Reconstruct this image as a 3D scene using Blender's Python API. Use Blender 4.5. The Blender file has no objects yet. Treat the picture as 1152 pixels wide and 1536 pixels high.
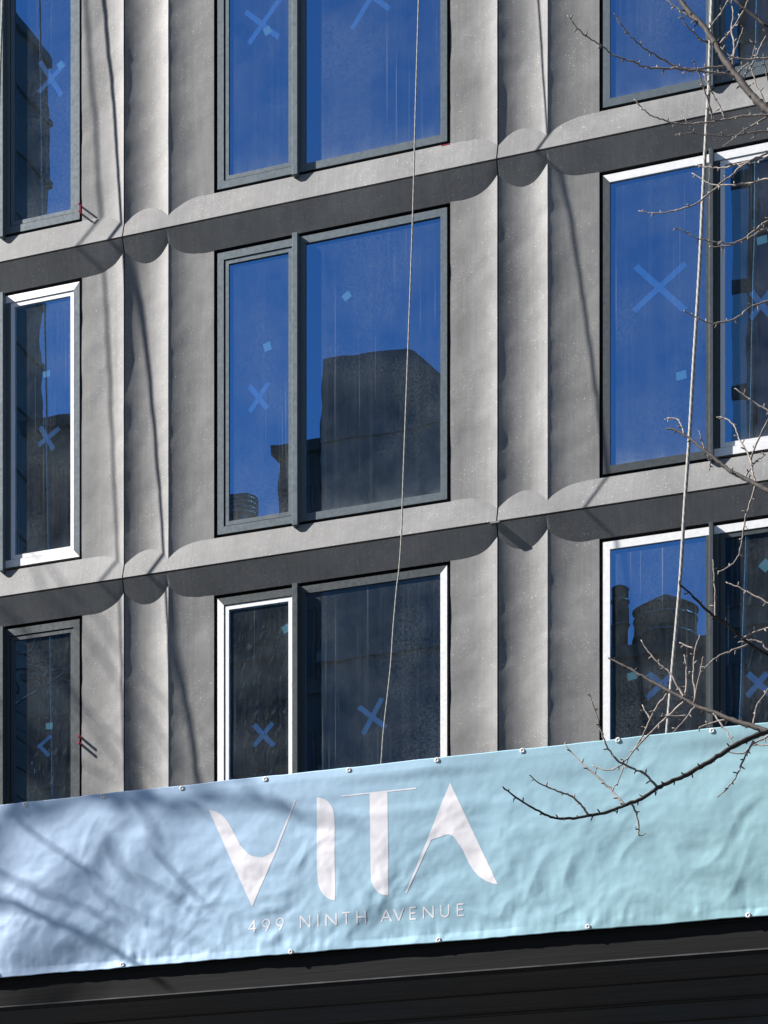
import bpy, bmesh, math, random
import numpy as np
from mathutils import Vector

random.seed(7)
rng = np.random.default_rng(11)
scene = bpy.context.scene
COL = scene.collection

# ------------------------------------------------------------------ camera
FPX, XV, HY, CX = 3285.0, -8931.0, 2252.0, 576.0
TH = math.atan(FPX / (CX - XV))
SC = 0.0058
FW = np.array([-math.sin(TH), math.cos(TH), 0.0])
RT = np.array([math.cos(TH), math.sin(TH), 0.0])
UP = np.array([0.0, 0.0, 1.0])
CAM = -FW * FPX * SC
CAM[2] = 1.6
cd = bpy.data.cameras.new('camera')
co = bpy.data.objects.new('camera', cd)
COL.objects.link(co)
co.location = CAM
co.rotation_euler = (math.pi / 2, 0, TH)
cd.sensor_fit = 'AUTO'
cd.sensor_width = 36
cd.lens = FPX / 1536 * 36
cd.shift_y = (HY - 768) / 1536
cd.clip_end = 4000
scene.camera = co

# ------------------------------------------------------------------ light
SUN_K, SUN_M = 2.9, 2.5
SUND = np.array([-SUN_K, -1.0, SUN_M]); SUND /= np.linalg.norm(SUND)
ELEV = math.asin(SUND[2]); AZ = math.atan2(SUND[0], SUND[1])      # azimuth from +Y towards +X
w = bpy.data.worlds.new('World'); scene.world = w; w.use_nodes = True
wn = w.node_tree
bg = wn.nodes['Background']
sky = wn.nodes.new('ShaderNodeTexSky'); sky.sky_type = 'NISHITA'; sky.sun_disc = False
sky.sun_elevation = ELEV; sky.sun_rotation = AZ
sky.air_density = 1.0; sky.dust_density = 0.3; sky.ozone_density = 2.5
wn.links.new(sky.outputs[0], bg.inputs[0]); bg.inputs[1].default_value = 0.05
sl = bpy.data.lights.new('sun', 'SUN'); sl.energy = 5.0; sl.angle = math.radians(0.53); sl.color = (1.0, 0.955, 0.90)
so = bpy.data.objects.new('sun', sl); COL.objects.link(so)
so.rotation_euler = Vector(SUND).to_track_quat('Z', 'Y').to_euler()
so.location = (-20, -20, 40)
scene.view_settings.view_transform = 'Standard'; scene.view_settings.look = 'None'
scene.view_settings.exposure = 1.15; scene.view_settings.gamma = 1.0
scene.cycles.max_bounces = 8; scene.cycles.transparent_max_bounces = 12

# ------------------------------------------------------------------ helpers
def ray(x, y):
    return FW * FPX + RT * (x - CX) + UP * (HY - y)
def hit(x, y, Y=0.0):
    d = ray(x, y); return CAM + d * ((Y - CAM[1]) / d[1])
def hit_plane(x, y, p0, n):
    d = ray(x, y); return CAM + d * (np.dot(p0 - CAM, n) / np.dot(d, n))

def mesh_obj(name, verts, faces, mats, parent=None, smooth=False, midx=None):
    me = bpy.data.meshes.new(name)
    me.from_pydata([tuple(map(float, v)) for v in verts], [], faces)
    for m_ in (mats if isinstance(mats, (list, tuple)) else [mats]):
        me.materials.append(m_)
    if smooth:
        me.polygons.foreach_set('use_smooth', [True] * len(me.polygons))
    if midx is not None:
        me.polygons.foreach_set('material_index', midx)
    me.update()
    o = bpy.data.objects.new(name, me); COL.objects.link(o)
    if parent is not None: o.parent = parent
    return o
def empty(name, loc=(0, 0, 0), rz=0.0):
    o = bpy.data.objects.new(name, None); COL.objects.link(o)
    o.location = loc; o.rotation_euler = (0, 0, rz); o.empty_display_size = 0.2
    return o
def tag(o, label=None, cat=None, group=None, kind=None):
    if label: o['label'] = label
    if cat: o['category'] = cat
    if group: o['group'] = group
    if kind: o['kind'] = kind
    return o

class MB:
    """collects shapes into one mesh"""
    def __init__(s): s.v = []; s.f = []; s.m = []
    def quad(s, a, b, c, d, m=0):
        n = len(s.v); s.v += [a, b, c, d]; s.f.append((n, n + 1, n + 2, n + 3)); s.m.append(m)
    def box(s, x0, x1, y0, y1, z0, z1, m=0):
        n = len(s.v)
        s.v += [(x0, y0, z0), (x1, y0, z0), (x1, y1, z0), (x0, y1, z0), (x0, y0, z1), (x1, y0, z1), (x1, y1, z1), (x0, y1, z1)]
        for f in ((0, 3, 2, 1), (4, 5, 6, 7), (0, 1, 5, 4), (1, 2, 6, 5), (2, 3, 7, 6), (3, 0, 4, 7)):
            s.f.append(tuple(n + i for i in f)); s.m.append(m)
    def bevbox(s, x0, x1, y0, y1, z0, z1, b=0.004, m=0):
        """box with its long upright front edges chamfered"""
        pts = [(x0 + b, y0), (x1 - b, y0), (x1, y0 + b), (x1, y1), (x0, y1), (x0, y0 + b)]
        n = len(s.v)
        for z in (z0, z1):
            s.v += [(x, y, z) for x, y in pts]
        for i in range(6):
            j = (i + 1) % 6
            s.f.append((n + i, n + j, n + 6 + j, n + 6 + i)); s.m.append(m)
        s.f.append(tuple(n + i for i in reversed(range(6)))); s.m.append(m)
        s.f.append(tuple(n + 6 + i for i in range(6))); s.m.append(m)
    def ring(s, x0, x1, z0, z1, t, yf, yb, mats=(0, 0, 0, 0), tz=None):
        """mitred rectangular frame; mats = left, right, bottom, top"""
        tz = tz or t
        o = [(x0, z0), (x1, z0), (x1, z1), (x0, z1)]
        i = [(x0 + t, z0 + tz), (x1 - t, z0 + tz), (x1 - t, z1 - tz), (x0 + t, z1 - tz)]
        c = 0.003
        for a, b, m in ((0, 1, mats[2]), (1, 2, mats[1]), (2, 3, mats[3]), (3, 0, mats[0])):
            P = lambda q, y: (q[0], y, q[1])
            s.quad(P(o[a], yf), P(o[b], yf), P(i[b], yf), P(i[a], yf), m)
            s.quad(P(i[a], yf), P(i[b], yf), P(i[b], yb), P(i[a], yb), m)
            s.quad(P(o[b], yf), P(o[a], yf), P(o[a], yb), P(o[b], yb), m)
    def tube(s, pts, rad, n=7, m=0, cap=True):
        pts = [np.asarray(p, float) for p in pts]
        rad = rad if hasattr(rad, '__len__') else [rad] * len(pts)
        base = len(s.v); ref = None
        for k, p in enumerate(pts):
            a = pts[max(k - 1, 0)]; b = pts[min(k + 1, len(pts) - 1)]
            d = b - a; L = np.linalg.norm(d); d = d / L if L > 1e-9 else np.array([0, 0, 1.])
            if ref is None:
                ref = np.cross(d, [0.3, 0.5, 0.8]); 
            ref = ref - d * np.dot(ref, d); ref /= np.linalg.norm(ref); q = np.cross(d, ref)
            for i in range(n):
                an = 2 * math.pi * i / n
                s.v.append(tuple(p + rad[k] * (math.cos(an) * ref + math.sin(an) * q)))
        for k in range(len(pts) - 1):
            for i in range(n):
                j = (i + 1) % n; A = base + k * n; B = A + n
                s.f.append((A + i, A + j, B + j, B + i)); s.m.append(m)
        if cap:
            s.f.append(tuple(base + i for i in reversed(range(n)))); s.m.append(m)
            e = base + (len(pts) - 1) * n
            s.f.append(tuple(e + i for i in range(n))); s.m.append(m)
    def build(s, name, mats, parent=None, smooth=False):
        return mesh_obj(name, s.v, s.f, mats, parent, smooth, s.m)

# value noise in numpy (2D), smooth, range about -1..1
_G = rng.uniform(-1, 1, (256, 256))
def vnoise(x, y, seed=0):
    x = np.asarray(x, float) + seed * 17.31; y = np.asarray(y, float) + seed * 9.77
    xi = np.floor(x).astype(int); yi = np.floor(y).astype(int)
    fx = x - xi; fy = y - yi
    u = fx * fx * fx * (fx * (fx * 6 - 15) + 10); v = fy * fy * fy * (fy * (fy * 6 - 15) + 10)
    g = lambda a, b: _G[a % 256, b % 256]
    return (g(xi, yi) * (1 - u) * (1 - v) + g(xi + 1, yi) * u * (1 - v) + g(xi, yi + 1) * (1 - u) * v + g(xi + 1, yi + 1) * u * v)

# ------------------------------------------------------------------ materials
def new_mat(name):
    m = bpy.data.materials.new(name); m.use_nodes = True
    nt = m.node_tree; b = nt.nodes['Principled BSDF']
    return m, nt, b
def N(nt, t, **kw):
    n = nt.nodes.new(t)
    for k, v in kw.items(): setattr(n, k, v)
    return n
def coords(nt, scale=(1, 1, 1), rot=(0, 0, 0)):
    g = N(nt, 'ShaderNodeNewGeometry'); mp = N(nt, 'ShaderNodeMapping')
    nt.links.new(g.outputs['Position'], mp.inputs[0]); mp.inputs['Scale'].default_value = scale; mp.inputs['Rotation'].default_value = rot
    return mp.outputs[0]
def noise(nt, vec, scale, detail=4, rough=0.55):
    n = N(nt, 'ShaderNodeTexNoise'); nt.links.new(vec, n.inputs['Vector'])
    n.inputs['Scale'].default_value = scale; n.inputs['Detail'].default_value = detail; n.inputs['Roughness'].default_value = rough
    return n.outputs[0]
def ramp(nt, fac, stops):
    r = N(nt, 'ShaderNodeValToRGB'); nt.links.new(fac, r.inputs[0])
    els = r.color_ramp.elements
    while len(els) < len(stops): els.new(0.5)
    for e, (p, c) in zip(els, stops):
        e.position = p; e.color = c if len(c) == 4 else (*c, 1)
    return r.outputs[0]
def mix(nt, fac, a, b, mode='MIX'):
    n = N(nt, 'ShaderNodeMix', data_type='RGBA', blend_type=mode)
    for inp, v in ((n.inputs[0], fac), (n.inputs[6], a), (n.inputs[7], b)):
        if hasattr(v, 'links'): nt.links.new(v, inp)
        elif isinstance(v, (int, float)): inp.default_value = v
        else: inp.default_value = (*v, 1)
    return n.outputs[2]
def bump(nt, b, h, strength, dist):
    n = N(nt, 'ShaderNodeBump'); n.inputs['Strength'].default_value = strength; n.inputs['Distance'].default_value = dist
    nt.links.new(h, n.inputs['Height']); nt.links.new(n.outputs[0], b.inputs['Normal'])
def g3(v): return (v, v, v)

def m_concrete():
    m, nt, b = new_mat('grey_cast_concrete')
    p = coords(nt)
    big = noise(nt, p, 1.7, 5)
    base = ramp(nt, big, [(0.3, (0.180, 0.181, 0.184)), (0.5, (0.218, 0.218, 0.219)), (0.7, (0.270, 0.269, 0.268))])
    med = noise(nt, p, 14, 6, 0.65)
    base = mix(nt, 0.32, base, ramp(nt, med, [(0.3, g3(0.36)), (0.7, g3(0.64))]), 'OVERLAY')
    # vertical rain streaks
    st = noise(nt, coords(nt, (38, 0, 0.8)), 1.0, 3)
    base = mix(nt, 0.35, base, ramp(nt, st, [(0.35, g3(0.42)), (0.68, g3(0.60))]), 'OVERLAY')
    st2 = noise(nt, coords(nt, (80, 0, 1.5)), 1.0, 2)
    gate = ramp(nt, noise(nt, coords(nt, (1.3, 1.3, 2.0)), 1.0, 3), [(0.42, g3(0)), (0.60, g3(1))])
    lst = ramp(nt, st2, [(0.62, g3(0)), (0.74, g3(0.40))])
    n = N(nt, 'ShaderNodeMix', data_type='RGBA', blend_type='MULTIPLY'); n.inputs[0].default_value = 1
    nt.links.new(lst, n.inputs[6]); nt.links.new(gate, n.inputs[7])
    base = mix(nt, n.outputs[2], base, (0.36, 0.355, 0.345))
    # pale specks, in clusters
    for sc, thr, mx in ((30, 0.15, 0.85), (52, 0.20, 0.7), (95, 0.26, 0.5)):
        vo = N(nt, 'ShaderNodeTexVoronoi'); nt.links.new(p, vo.inputs['Vector']); vo.inputs['Scale'].default_value = sc
        sp = ramp(nt, vo.outputs['Distance'], [(thr * 0.6, g3(1)), (thr, g3(0))])
        wn_ = N(nt, 'ShaderNodeSeparateColor'); nt.links.new(vo.outputs['Color'], wn_.inputs[0])
        sel = ramp(nt, wn_.outputs[0], [(0.64, g3(0)), (0.68, g3(mx))])
        cl = ramp(nt, noise(nt, p, 3.2, 4), [(0.40, g3(0.2)), (0.60, g3(1))])
        k = mix(nt, 1.0, sp, sel, 'MULTIPLY'); k = mix(nt, 1.0, k, cl, 'MULTIPLY')
        base = mix(nt, k, base, (0.75, 0.74, 0.73))
    nt.links.new(base, b.inputs['Base Color'])
    b.inputs['Roughness'].default_value = 0.62; b.inputs['Specular IOR Level'].default_value = 0.35
    h = noise(nt, p, 60, 6, 0.7)
    bump(nt, b, h, 0.25, 0.004)
    return m
def m_metal(name, col, rough=0.42, metal=0.35, var=0.25):
    m, nt, b = new_mat(name)
    p = coords(nt)
    n = noise(nt, p, 9, 5, 0.7)
    c = mix(nt, 1.0, col, ramp(nt, n, [(0.3, g3(1 - var)), (0.7, g3(1 + 0 * var))]), 'MULTIPLY')
    nt.links.new(c, b.inputs['Base Color'])
    nt.links.new(ramp(nt, noise(nt, p, 30, 4), [(0.3, g3(rough - 0.06)), (0.7, g3(rough + 0.08))]), b.inputs['Roughness'])
    b.inputs['Metallic'].default_value = metal
    bump(nt, b, noise(nt, coords(nt, (6, 6, 6)), 1.0, 3), 0.08, 0.02)
    return m
def m_glass():
    m, nt, b = new_mat('coated_dusty_glass')
    nt.nodes.remove(b)
    out = nt.nodes['Material Output']
    gl = N(nt, 'ShaderNodeBsdfGlossy'); gl.inputs['Color'].default_value = (0.17, 0.50, 1.0, 1); gl.inputs['Roughness'].default_value = 0.0
    tr = N(nt, 'ShaderNodeBsdfTransparent'); tr.inputs['Color'].default_value = (0.80, 0.88, 0.88, 1)
    mx = N(nt, 'ShaderNodeMixShader'); mx.inputs[0].default_value = 0.58
    nt.links.new(tr.outputs[0], mx.inputs[1]); nt.links.new(gl.outputs[0], mx.inputs[2])
    # gentle roller-wave distortion of the reflection
    bp = N(nt, 'ShaderNodeBump'); bp.inputs['Strength'].default_value = 0.02; bp.inputs['Distance'].default_value = 0.02
    nt.links.new(noise(nt, coords(nt, (1, 1, 1)), 2.2, 1), bp.inputs['Height']); nt.links.new(bp.outputs[0], gl.inputs['Normal'])
    # dust and dried run marks on the outside
    du = N(nt, 'ShaderNodeBsdfDiffuse')
    du.inputs['Color'].default_value = (0.50, 0.58, 0.63, 1)
    a = ramp(nt, noise(nt, coords(nt), 1.6, 6, 0.7), [(0.35, g3(0.006)), (0.75, g3(0.075))])
    s1 = ramp(nt, noise(nt, coords(nt, (22, 22, 0.35)), 1.0, 3), [(0.5, g3(0)), (0.85, g3(0.03))])
    s2 = ramp(nt, noise(nt, coords(nt, (70, 70, 0.5)), 1.0, 2), [(0.66, g3(0)), (0.76, g3(0.30))])
    gate = ramp(nt, noise(nt, coords(nt, (0.9, 0.9, 0.7)), 1.0, 2), [(0.44, g3(0)), (0.60, g3(1))])
    s2 = mix(nt, 1.0, s2, gate, 'MULTIPLY')
    vo = N(nt, 'ShaderNodeTexVoronoi'); nt.links.new(coords(nt), vo.inputs['Vector']); vo.inputs['Scale'].default_value = 26
    sp = ramp(nt, vo.outputs['Distance'], [(0.05, g3(0.45)), (0.13, g3(0))])
    sc_ = N(nt, 'ShaderNodeSeparateColor'); nt.links.new(vo.outputs['Color'], sc_.inputs[0])
    sp = mix(nt, 1.0, sp, ramp(nt, sc_.outputs[1], [(0.90, g3(0)), (0.93, g3(1))]), 'MULTIPLY')
    f = mix(nt, 1.0, mix(nt, 1.0, mix(nt, 1.0, a, s1, 'ADD'), s2, 'ADD'), sp, 'ADD')
    # grime that has settled towards the bottom of every pane
    g_ = N(nt, 'ShaderNodeNewGeometry'); sx = N(nt, 'ShaderNodeSeparateXYZ'); nt.links.new(g_.outputs['Position'], sx.inputs[0])
    m_a = N(nt, 'ShaderNodeMath', operation='MULTIPLY_ADD'); nt.links.new(sx.outputs[2], m_a.inputs[0]); m_a.inputs[1].default_value = 1 / 3.085; m_a.inputs[2].default_value = -(3.775 + 0.36) / 3.085
    m_f = N(nt, 'ShaderNodeMath', operation='FRACT'); nt.links.new(m_a.outputs[0], m_f.inputs[0])
    foot = ramp(nt, m_f.outputs[0], [(0.0, g3(0.16)), (0.012, g3(0.09)), (0.05, g3(0.02)), (0.12, g3(0.0))])
    foot = mix(nt, 1.0, foot, ramp(nt, noise(nt, coords(nt, (5, 5, 2)), 1.0, 4), [(0.35, g3(0.15)), (0.65, g3(1))]), 'MULTIPLY')
    f = mix(nt, 1.0, f, foot, 'ADD')
    fine = ramp(nt, noise(nt, coords(nt), 45, 4, 0.8), [(0.38, g3(0.0)), (0.72, g3(0.10))])
    f = mix(nt, 1.0, f, mix(nt, 1.0, fine, ramp(nt, noise(nt, coords(nt), 1.1, 2), [(0.45, g3(0.05)), (0.6, g3(1))]), 'MULTIPLY'), 'ADD')
    m2 = N(nt, 'ShaderNodeMixShader')
    nt.links.new(f, m2.inputs[0]); nt.links.new(mx.outputs[0], m2.inputs[1]); nt.links.new(du.outputs[0], m2.inputs[2])
    nt.links.new(m2.outputs[0], out.inputs[0])
    return m
def m_plain(name, col, rough=0.7, var=0.2, scale=8, spec=0.4, bmp=0.0):
    m, nt, b = new_mat(name)
    p = coords(nt)
    n = noise(nt, p, scale, 5, 0.6)
    c = mix(nt, 1.0, col, ramp(nt, n, [(0.3, g3(1 - var)), (0.7, g3(1))]), 'MULTIPLY')
    nt.links.new(c, b.inputs['Base Color']); b.inputs['Roughness'].default_value = rough
    b.inputs['Specular IOR Level'].default_value = spec
    if bmp: bump(nt, b, noise(nt, p, scale * 6, 4), bmp, 0.01)
    return m
def m_bark(name, a, c):
    m, nt, b = new_mat(name)
    p = coords(nt)
    col = mix(nt, ramp(nt, noise(nt, p, 35, 5, 0.7), [(0.35, g3(0)), (0.7, g3(1))]), a, c)
    nt.links.new(col, b.inputs['Base Color']); b.inputs['Roughness'].default_value = 0.75
    b.inputs['Specular IOR Level'].default_value = 0.3
    bump(nt, b, noise(nt, p, 120, 4), 0.6, 0.004)
    return m
def m_rope():
    m, nt, b = new_mat('braided_rope')
    wv = N(nt, 'ShaderNodeTexWave'); nt.links.new(coords(nt, (1, 1, 1), (0.0, 0.5, 0)), wv.inputs[0])
    wv.inputs['Scale'].default_value = 9; wv.inputs['Distortion'].default_value = 0.6
    c = ramp(nt, wv.outputs[1], [(0.1, (0.24, 0.232, 0.218)), (0.5, (0.33, 0.32, 0.30))])
    nt.links.new(c, b.inputs['Base Color']); b.inputs['Roughness'].default_value = 0.8
    bump(nt, b, wv.outputs[1], 0.5, 0.004)
    return m
def m_wood(name, col):
    m, nt, b = new_mat(name)
    n = noise(nt, coords(nt, (0.7, 18, 18)), 1.0, 5, 0.65)
    c = mix(nt, 1.0, col, ramp(nt, n, [(0.3, g3(0.55)), (0.7, g3(1.0))]), 'MULTIPLY')
    nt.links.new(c, b.inputs['Base Color']); b.inputs['Roughness'].default_value = 0.75; b.inputs['Specular IOR Level'].default_value = 0.2
    bump(nt, b, n, 0.35, 0.01)
    return m

def m_film():
    m, nt, b = new_mat('crinkled_clear_film')
    nt.nodes.remove(b); out = nt.nodes['Material Output']
    tr = N(nt, 'ShaderNodeBsdfTransparent'); gl = N(nt, 'ShaderNodeBsdfGlossy')
    gl.inputs['Color'].default_value = (0.8, 0.9, 1.0, 1); gl.inputs['Roughness'].default_value = 0.5
    nz = N(nt, 'ShaderNodeTexNoise'); nt.links.new(coords(nt, (5.5, 5.5, 2.2), (0, 0.6, 0)), nz.inputs['Vector'])
    nz.inputs['Scale'].default_value = 2.2; nz.inputs['Detail'].default_value = 5; nz.inputs['Distortion'].default_value = 1.2; nz.noise_type = 'RIDGED_MULTIFRACTAL'
    bp = N(nt, 'ShaderNodeBump'); bp.inputs['Strength'].default_value = 1.0; bp.inputs['Distance'].default_value = 0.05
    nt.links.new(nz.outputs[0], bp.inputs['Height']); nt.links.new(bp.outputs[0], gl.inputs['Normal'])
    mx = N(nt, 'ShaderNodeMixShader'); mx.inputs[0].default_value = 0.014
    nt.links.new(tr.outputs[0], mx.inputs[1]); nt.links.new(gl.outputs[0], mx.inputs[2]); nt.links.new(mx.outputs[0], out.inputs[0])
    return m
CFILM = m_film()
CONC = m_concrete()
FRAME = m_metal('grey_painted_aluminium', (0.14, 0.172, 0.195), var=0.08)
FRAME_DIM = m_metal('grey_painted_aluminium_dim_sheen', (0.078, 0.092, 0.100), var=0.08)  # same grey paint, colour darkened where the sun's sheen is weaker
FILM = m_metal('white_protective_film', (0.97, 0.97, 0.975), 0.45, 0.28, 0.03)
GASK = m_plain('black_gasket', (0.012, 0.013, 0.016), 0.6, 0.3, 20)
GLASS = m_glass()
TAPE = m_plain('blue_masking_tape', (0.05, 0.36, 0.95), 0.7, 0.25, 12)
STICK = m_plain('pale_paper_sticker', (0.30, 0.78, 0.95), 0.7, 0.15, 12)
DARKW = m_plain('dark_backing_wall', (0.06, 0.06, 0.065), 0.9, 0.3, 3)
ROOM = m_plain('bare_room_surface', (0.08, 0.08, 0.078), 0.9, 0.4, 1.5)
RED = m_plain('red_plastic_shim', (0.45, 0.03, 0.06), 0.4, 0.2, 10)
ROPE = m_rope()
BARK = m_bark('grey_brown_bark', (0.024, 0.020, 0.019), (0.07, 0.061, 0.057))
TWIG = m_bark('pale_twig_bark', (0.17, 0.14, 0.125), (0.40, 0.365, 0.34))
SHED = m_wood('black_painted_timber', (0.013, 0.0135, 0.0145))
SOFF = m_wood('dark_painted_plywood', (0.055, 0.055, 0.056))
EDGE = m_plain('scuffed_timber_edge', (0.12, 0.12, 0.125), 0.6, 0.7, 5)
WASH = m_plain('white_washer_metal', (0.8, 0.8, 0.8), 0.4, 0.1, 10)
STEEL = m_metal('galvanised_steel', (0.3, 0.31, 0.32), 0.45, 0.7)

# ------------------------------------------------------------------ ground
def sheet(name, x0, x1, y0, y1, z, m, kind='structure'):
    mb = MB(); mb.quad((x0, y0, z), (x1, y0, z), (x1, y1, z), (x0, y1, z)); o = mb.build(name, m)
    o['kind'] = kind; return o
ASPH = m_plain('asphalt', (0.045, 0.045, 0.048), 0.9, 0.4, 5, bmp=0.3)
PAVE = m_plain('concrete_paving', (0.17, 0.168, 0.163), 0.85, 0.35, 1.5, bmp=0.2)
sheet('ground', -900, 900, -900, 900, -0.15, ASPH)
def slab(name, x0, x1, y0, y1):
    mb = MB(); mb.box(x0, x1, y0, y1, -0.146, 0.0); o = mb.build(name, PAVE); o['kind'] = 'structure'
slab('near_pavement', -300, 300, -7.0, 0.3)
slab('far_pavement', -300, 300, -36.0, -30.5)

# ------------------------------------------------------------------ apartment building
PER = 3.085
NOSE = {'AA': 16.115, 'A': 13.03, 'B': 9.945, 'C': 6.86, 'D': 3.775}
HT, HB, NP = 0.263, 0.249, 0.080            # chamfer heights above and below the ledge nose, nose projection
RD, RW = 0.0425, 0.2185                      # ridge projection, half width of the middle flute
WW, NW = 2.213, 1.755                       # wide and narrow window openings
bld = empty('apartment_building', (0, 0, 0))
tag(bld, 'grey fluted concrete facade with rows of dark framed windows above the banner', 'building')

piers = []; bays = []
xw = -1.608
PM = [-2.2548, 1.2601]
narrow = 3.067; wide = PM[1] - PM[0]
pm = [PM[0] - narrow - wide, PM[0] - narrow, PM[0], PM[1], PM[1] + narrow, PM[1] + narrow + wide]
kinds = ['W', 'N', 'W', 'N', 'W']
def win_left(i):
    if i == 2: return -1.608
    if i == 1: return -2.922 - NW
    if i == 3: return 1.917
    return pm[i] + 0.650
def surf_noise(X, Z):
    return 0.0028 * vnoise(X * 2.6, Z * 3.4, 1) + 0.0016 * vnoise(X * 7, Z * 8.5, 2) + 0.0005 * vnoise(X * 17, Z * 15, 3)
FL = 0.375
def flute(X, mid):
    """projection of the pier profile at X"""
    d = np.abs(X - mid)
    inner = 0.002 + (RD - 0.002) * (d / RW) ** 2.05
    t = np.clip((d - RW) / FL, 0, 1)
    outer = RD * (1 - t) ** 2.9
    return np.where(d <= RW, inner, outer)
def panel(i, row):
    """one facade panel: pier left ridge to next pier left ridge, nose to nose"""
    mb = MB()
    z0 = NOSE[row] + 0.0; z1 = NOSE[row] + PER - 0.017
    xl = pm[i] - RW + 0.006; xr = pm[i + 1] - RW - 0.006
    w0 = win_left(i); w1 = w0 + (WW if kinds[i] == 'W' else NW)
    segs = [(xl, pm[i] + RW, pm[i], 20), (pm[i] + RW, w0, pm[i], 22), (w0, w1, None, 14), (w1, xr, pm[i + 1], 22)]
    zs = NOSE[row] + HT; zh = NOSE[row] + PER - HB
    nz = 84
    V = mb.v; F = mb.f
    def grid(P):
        n0 = len(V); a, b_ = P.shape[:2]
        V.extend(map(tuple, P.reshape(-1, 3)))
        for q in range(a - 1):
            for r in range(b_ - 1):
                k = n0 + q * b_ + r
                F.append((k, k + b_, k + b_ + 1, k + 1)); mb.m.append(0)
    for (a, b_, mid, n) in segs:
        X = np.linspace(a, b_, n)
        lip = mid is not None and b_ == w0
        if lip: X = np.concatenate([[a, a + 0.0006], X[1:]]); n += 1
        if mid is None: P0 = np.zeros(n)
        else: P0 = flute(X, mid)
        if lip: P0[1:] = P0[1:] - 0.0016 * np.clip(1 - (X[1:] - a) / 0.2, 0, 1)
        PL = P0 + (surf_noise(X, np.full(n, zs)) if mid is not None else 0)
        PH = P0 + (surf_noise(X, np.full(n, zh)) if mid is not None else 0)
        zl = z0 + HT * (1 - PL / NP); zu = NOSE[row] + PER - HB * (1 - PH / NP)
        # sill chamfer
        S = np.zeros((n, 5, 3))
        for r, t in enumerate(np.linspace(0, 1, 5)):
            S[:, r, 0] = X; S[:, r, 2] = z0 + (zl - z0) * t; S[:, r, 1] = -(NP + (PL - NP) * t)
        grid(S)
        S = np.zeros((n, 5, 3))
        for r, t in enumerate(np.linspace(0, 1, 5)):
            S[:, r, 0] = X; S[:, r, 2] = zu + (z1 - zu) * t
            S[:, r, 1] = -(PH + (NP - PH) * t)
        grid(S)
        if mid is not None:
            S = np.zeros((n, nz, 3))
            for r, t in enumerate(np.linspace(0, 1, nz)):
                Z = zl + (zu - zl) * t
                S[:, r, 0] = X; S[:, r, 2] = Z
                wgt = PL * (1 - t) + PH * t - P0
                nn = surf_noise(X, Z)
                e = min(1.0, min(t, 1 - t) * 8)
                S[:, r, 1] = -(P0 + nn * e + wgt * (1 - e))
            grid(S)
    # returns at the joints and round the window opening
    yb = 0.05
    def ret(x):
        zz = [z0, zs - 0.11, z1 - 0.11, z1]
        p_ = flute(np.array([x]), pm[i] if x < w0 else pm[i + 1])[0]
        zl = z0 + HT * (1 - p_ / NP); zu = NOSE[row] + PER - HB * (1 - p_ / NP)
        pts = [(z0, NP), (zl, p_), (zu, p_), (z1, NP)]
        for (za, pa), (zb_, pb) in zip(pts[:-1], pts[1:]):
            mb.quad((x, -pa, za), (x, -pb, zb_), (x, yb, zb_), (x, yb, za))
    ret(xl); ret(xr)
    mb.quad((xl, -NP, z0), (xr, -NP, z0), (xr, yb, z0), (xl, yb, z0))
    mb.quad((xl, -NP, z1), (xr, -NP, z1), (xr, yb, z1), (xl, yb, z1))
    yo = 0.10
    mb.quad((w0, 0, zs), (w0, 0, zh), (w0, yo, zh), (w0, yo, zs), 1)
    mb.quad((w1, 0, zs), (w1, 0, zh), (w1, yo, zh), (w1, yo, zs), 1)
    mb.quad((w0, 0, zs), (w1, 0, zs), (w1, yo, zs), (w0, yo, zs), 1)
    mb.quad((w0, 0, zh), (w1, 0, zh), (w1, yo, zh), (w0, yo, zh), 1)
    o = mb.build('concrete_panel', [CONC, GASK], bld, smooth=True)
    o.data.polygons.foreach_set('use_smooth', [len(p.vertices) == 4 and k < len(mb.f) - 12 for k, p in enumerate(o.data.polygons)])
    return o
for row in NOSE:
    for i in range(5):
        panel(i, row)

# dark structural wall behind the panels, floors and rooms behind the windows
def walls():
    mb = MB()
    x0, x1 = pm[0] - 0.1, pm[-1] + 0.1
    rows = list(NOSE.values())
    zlo = min(rows)
    # spandrels
    for z in rows + [max(rows) + PER]:
        mb.box(x0, x1, 0.055, 0.30, z - HB - 0.0, z + HT)
    for z in rows:
        for i in range(6):
            a = x0 if i == 0 else win_left(i - 1) + (WW if kinds[i - 1] == 'W' else NW)
            b_ = x1 if i == 5 else win_left(i)
            mb.box(a, b_, 0.055, 0.30, z + HT + 0.0005, z + PER - HB - 0.0005)
    mb.build('backing_wall', DARKW, bld)
    mb = MB()
    for z in rows + [max(rows) + PER]:
        mb.box(x0, x1, 0.302, 5.4, z - 0.16, z + 0.05)
    mb.build('floor_slab', ROOM, bld)
    for i in range(6):
        m3 = MB(); m3.box(pm[i] - 0.08, pm[i] + 0.08, 0.304, 5.39, zlo - 0.1, max(rows) + PER)
        m3.build('party_wall', ROOM, bld)
    mb = MB(); mb.box(x0, x1, 5.402, 5.6, zlo - 0.3, max(rows) + PER + 0.3); mb.build('rear_wall', ROOM, bld)
    mb = MB(); mb.box(x0, x1, 0.02, 0.4, 0.0, NOSE['D'] - HB - 0.02); mb.build('ground_floor_wall', DARKW, bld)
    mb = MB(); mb.box(x0, x1, -0.05, 5.6, max(rows) + PER + 0.30, max(rows) + PER + 1.2); mb.build('parapet', CONC, bld)
walls()

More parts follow.
